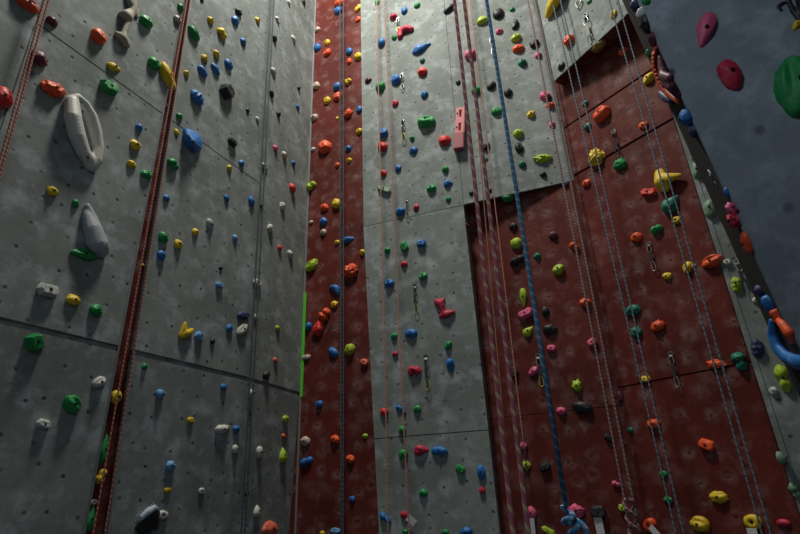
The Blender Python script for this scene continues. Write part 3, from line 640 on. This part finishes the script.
# ------------------------------------------------------------------ quickdraws
def ring_tube(bm, pts, r, n=6):
    m = len(pts); rings = []
    for i, p in enumerate(pts):
        tg = (pts[(i+1) % m]-pts[i-1]).normalized(); a = Vector((0, 0, 1)); b = tg.cross(a).normalized(); a = b.cross(tg)
        rings.append([bm.verts.new(p+(a*math.cos(2*math.pi*j/n)+b*math.sin(2*math.pi*j/n))*r) for j in range(n)])
    for i in range(m):
        A, B = rings[i], rings[(i+1) % m]
        for j in range(n): bm.faces.new((A[j], A[(j+1) % n], B[(j+1) % n], B[j]))
def biner(y0, y1, w_, r):
    """D-shaped ring in the local XY plane between y0 (top) and y1 (bottom)"""
    bm = bmesh.new(); pts = []; h = abs(y1-y0)/2; cy = (y0+y1)/2
    for i in range(24):
        t = 2*math.pi*i/24; c, s = math.cos(t), math.sin(t)
        x = w_/2*math.copysign(abs(c)**.7, c)*(1-.25*s)*(1.0 if c > 0 else .75); pts.append(Vector((x, cy+h*math.copysign(abs(s)**.75, s), 0)))
    ring_tube(bm, pts, r); bmesh.ops.recalc_face_normals(bm, faces=bm.faces[:]); return bm
def quickdraw(px, py, L, label, m1=M_STEEL, m2=M_DARKSTEEL, ms=M_SLING, lean=0.):
    p, n, zn, d = cast(px, py); k = d/F; r = ray(px, py)
    down = (-Zv+n*n.z).normalized(); x = down.cross(n).normalized()*-1
    x = (-down).cross(n).normalized(); y = -down
    # how long is L pixels of 'down' here?
    e = R.inverted() @ (p+down*.3-CAM); e0 = R.inverted() @ (p-CAM)
    plen = math.hypot(e.x/-e.z*F-e0.x/-e0.z*F, e.y/-e.z*F-e0.y/-e0.z*F)/.3; S = L/plen
    root = bpy.data.objects.new('quickdraw', None); COL.objects.link(root)
    M = Matrix((x, y, n)).transposed().to_4x4(); M.translation = p+n*.012; root.matrix_world = M
    bm = bmesh.new()     # bent plate hanger with a bolt
    w_ = S*.075
    vs = [(-w_, w_, 0), (w_, w_, 0), (w_, -w_*.6, 0), (w_*.7, -w_*1.5, w_*.8), (-w_*.7, -w_*1.5, w_*.8), (-w_, -w_*.6, 0)]
    bm.faces.new([bm.verts.new(v) for v in vs][:4]+[]) if False else None
    V = [bm.verts.new(v) for v in vs]; bm.faces.new((V[0], V[1], V[2], V[5])); bm.faces.new((V[5], V[2], V[3], V[4]))
    bmesh.ops.solidify(bm, geom=bm.faces[:], thickness=.004)
    frm(bm, 'hanger', M_STEEL, root, smooth=False); add_bolt(root, .006, w_*.45, 0, w_*.2)
    z = w_*.7+.006; cr_ = max(.004, k*.34)
    for y0, y1, mm, nm in ((-S*.06, -S*.34, m1, 'upper_carabiner'), (-S*.68, -S*1.0, m2, 'lower_carabiner')):
        bm = biner(y0, y1, S*.15, cr_); o = frm(bm, nm, mm, root); o.location = (0, 0, z)
    bm = bmesh.new(); sw = S*.045
    bmesh.ops.create_cube(bm, size=1, matrix=Matrix.Translation((0, -S*.51, z)) @ Matrix.Diagonal((sw*2, S*.40, .008, 1)))
    bmesh.ops.bevel(bm, geom=bm.edges[:], offset=.0025, segments=1, affect='EDGES')
    frm(bm, 'sling', ms, root, smooth=False)
    tag(root, label, 'quickdraw', 'quickdraws hanging from the wall bolts'); return root
QD = [(398, 19, 14, 'small quickdraw above the red curved hold on the central grey panel', M_STEEL, M_YALLOY, M_SLING),
 (402, 74, 16, 'quickdraw with a shiny lower ring beside the upper blue hold', M_STEEL, M_STEEL, M_SLING),
 (403, 120, 22, 'quickdraw with a yellow lower carabiner near the large green hold', M_STEEL, M_YALLOY, M_SLING),
 (407, 200, 18, 'quickdraw just right of the blue hold above the panel seam', M_STEEL, M_STEEL, M_SLING),
 (415, 286, 27, 'quickdraw with a yellow lower carabiner left of the red fishtail hold', M_STEEL, M_YALLOY, M_SLING),
 (426, 357, 33, 'quickdraw with a yellow lower carabiner right of the crimson two-lobed hold', M_STEEL, M_YALLOY, M_SLING),
 (491, 40, 16, 'quickdraw partly behind the thick blue rope near the top', M_STEEL, M_STEEL, M_SLINGW),
 (586, 16, 30, 'quickdraw hanging just above the slanted edge of the grey overhang', M_STEEL, M_DARKSTEEL, M_SLINGW),
 (513, 172, 24, 'quickdraw behind the blue rope over the lower edge of the grey box', M_DARKSTEEL, M_YALLOY, M_SLING),
 (614, 132, 26, 'dark quickdraw above the green knobbly hold on the right red wall', M_DARKSTEEL, M_DARKSTEEL, M_SLING),
 (538, 356, 31, 'quickdraw with a yellow lower carabiner on the red wall beside the blue rope', M_STEEL, M_YALLOY, M_SLING),
 (649, 244, 28, 'quickdraw left of the small yellow knobbly hold on the right red wall', M_STEEL, M_STEEL, M_SLING),
 (671, 354, 34, 'quickdraw with a long pale lower carabiner low on the right red wall', M_STEEL, M_STEEL, M_SLING),
 (737, 262, 32, 'black quickdraw on the shaded grey side panel', M_STEEL, M_DARKSTEEL, M_SLING),
 (713, 168, 22, 'quickdraw with a pale ring at the dark edge beside the near right panel', M_STEEL, M_DARKSTEEL, M_SLING)]
for x_, y_, L_, lab, a_, b__, c_ in QD: quickdraw(x_, y_, L_, lab, a_, b__, c_)
# loose steel ring at the very top of the grey overhang
def loose_ring():
    p, n, zn, d = cast(580, 4); k = d/F
    bm = bmesh.new(); pts = [Vector((x*k, y*k, 0)) for x, y in ((-2.4, 3.5), (-2.6, 0), (-2, -3.5), (0, -3.2), (2.8, 0), (2, 2.4), (0, 4))]
    ring_tube(bm, pts, k*.55); bmesh.ops.recalc_face_normals(bm, faces=bm.faces[:])
    o = frm(bm, 'carabiner', plain('white_alloy', (.8, .8, .78), .35, .2)); x = Zv.cross(n).normalized()
    M = Matrix((x, n.cross(x), n)).transposed().to_4x4(); M.translation = p+n*.03; o.matrix_world = M
    tag(o, 'shiny triangular carabiner at the very top of the grey overhang', 'carabiner')
loose_ring()
# ------------------------------------------------------------------ tags and tape
def card(px, py, w_, h_, ang, label, mat=M_TAG, name='paper_tag', th=.004, off=.05, cat='tag', group=None):
    p, n, t, b_, zn, d, r = frame(px, py, ang); k = d/F
    bm = bmesh.new(); bmesh.ops.create_cube(bm, size=1, matrix=Matrix.Diagonal((w_*k, h_*k, th, 1)))
    bmesh.ops.bevel(bm, geom=[e for e in bm.edges], offset=th*.2, segments=1, affect='EDGES')
    o = frm(bm, name, mat, smooth=False)
    M = Matrix((t, n.cross(t), n)).transposed().to_4x4(); M.translation = p+n*off; o.matrix_world = M
    tag(o, label, cat, group); return o
TG = 'white paper tags hung on holds'
card(533, 527, 5.5, 14, 0, 'white paper tag under the round pink hold at the bottom', group=TG)
card(600, 525, 6.5, 13, 4, 'white paper tag hanging from the large black hold at the bottom', group=TG)
card(412.5, 520, 9, 6, -38, 'tilted white paper tag beside the crimson hold low on the grey panel', group=TG)
card(657, 531, 5, 9, 40, 'white paper tag below the orange ring-like hold at the bottom', group=TG)
card(755, 533, 7, 7, 0, 'white paper tag under the lowest yellow hold at the bottom right', group=TG)
zt = lambda y: PS.st((303, y))[1]
o = slab('green_tape', PS, [(.012, zt(293)), (.062, zt(293)), (.062, zt(397)), (.012, zt(397))], .016, .004, M_TAPE, None, gap=0)
del o['kind']; tag(o, 'bright green vertical tape on the corner beside the tall red strip', 'tape')
# ------------------------------------------------------------------ labels
ZN = dict(A='far left panel', B='left grey wall', C='grey panel by the corner', strip='narrow red strip', E='tall red strip', F='central grey panel',
          G='grey box behind ropes', H='slanted grey overhang', M='recessed red wall', R='right red wall', S='shaded side panel', N='near right panel', K='near panel edge')
SHN = dict(R='rounded', J='scooped', W='angular', D='tapered', T='two-lobed', O='dimpled', I='ridged', C='curved', K='knobbly', X='sculpted')
byz = {}
for h in HOLDS: byz.setdefault(h['z'], []).append(h)
def rel(a, b):
    dx, dy = b['x']-a['x'], b['y']-a['y']
    if abs(dy) > abs(dx): return 'below' if dy < 0 else 'above'
    return 'right of' if dx < 0 else 'left of'
for h in HOLDS:
    h['size'] = 'small ' if max(h['w'], h['h']) <= 7 else ('large ' if max(h['w'], h['h']) >= 15 else '')
    ys = h['y']; h['v'] = 'high on' if ys < 178 else ('midway up' if ys < 356 else 'low on')
    nb = sorted([q for q in HOLDS if q is not h], key=lambda q: (q['x']-h['x'])**2+(q['y']-h['y'])**2)[:4]
    h['nb'] = [(rel(h, q), q) for q in nb]
used = set()
def same(h, keys): return [q for q in byz[h['z']] if q['c'] == h['c'] and all(q[k] == h[k] for k in keys)]
for h in HOLDS:
    o = h['o']; h['g'] = 'climbing holds on the '+ZN[h['z']]
    tag(o, None, 'climbing hold', h['g'])
    if 'label' in o: used.add(o['label']); continue
    c, z_, sh = CN[h['c']], ZN[h['z']], SHN[h['sh']]; cand = []
    S0 = same(h, [])
    base = f"{h['size']}{sh} {c} hold"
    if len(S0) == 1: cand.append(f"{base} {h['v']} the {z_}, its only {c} one")
    if len(S0) > 1:
        for f_, wd in ((lambda q: q['y'], 'highest'), (lambda q: -q['y'], 'lowest')):
            ss = sorted(S0, key=f_)
            if ss[0] is h and f_(ss[1])-f_(h) > 5: cand.append(f"{base} on the {z_}, the {wd} {c} one there")
    for r_, q in h['nb'][:3]:
        oth = [k for k in S0 if k is not h and k['v'] == h['v'] and any(r2 == r_ and q2['c'] == q['c'] for r2, q2 in k['nb'])]
        if not oth: cand.append(f"{base} {h['v']} the {z_}, {r_} a {q['size']}{CN[q['c']]} one")
    (r1, q1), (r2, q2) = h['nb'][0], h['nb'][1]
    cand.append(f"{base} on the {z_}, {r1} a {CN[q1['c']]} and {r2} a {CN[q2['c']]} one")
    r3, q3 = h['nb'][2]
    cand.append(f"{base} on the {z_}, {r1} a {CN[q1['c']]} and {r3} a {CN[q3['c']]} one")
    cand.append(f"{base} {h['v']} the {z_}, {r2} a {CN[q2['c']]} and {r3} a {CN[q3['c']]} one")
    done = False
    cand.append(f"{c} hold on {z_}, {r1} a {CN[q1['c']]} and {r2} a {CN[q2['c']]} one")
    cand = [x for s in cand for x in ((s, s.replace(sh+' ', '', 1), s.replace(sh+' ', '', 1).replace(' the ', ' '), s.replace(sh+' ', '', 1).replace('small ', '', 1).replace('large ', '', 1).replace(' the ', ' ')) if len(s.split()) > 16 else (s,))]
    cand = [x.replace(' a orange', ' an orange') for x in cand]
    for s in cand:
        if s not in used and len(s.split()) <= 16: used.add(s); o['label'] = s; done = True; break
    if not done: o['label'] = cand[-1].replace('narrow ', ''); used.add(cand[-1]); print('DUP LABEL', cand[-1])
print('HOLDS', len(HOLDS), {k: len(v) for k, v in byz.items()})
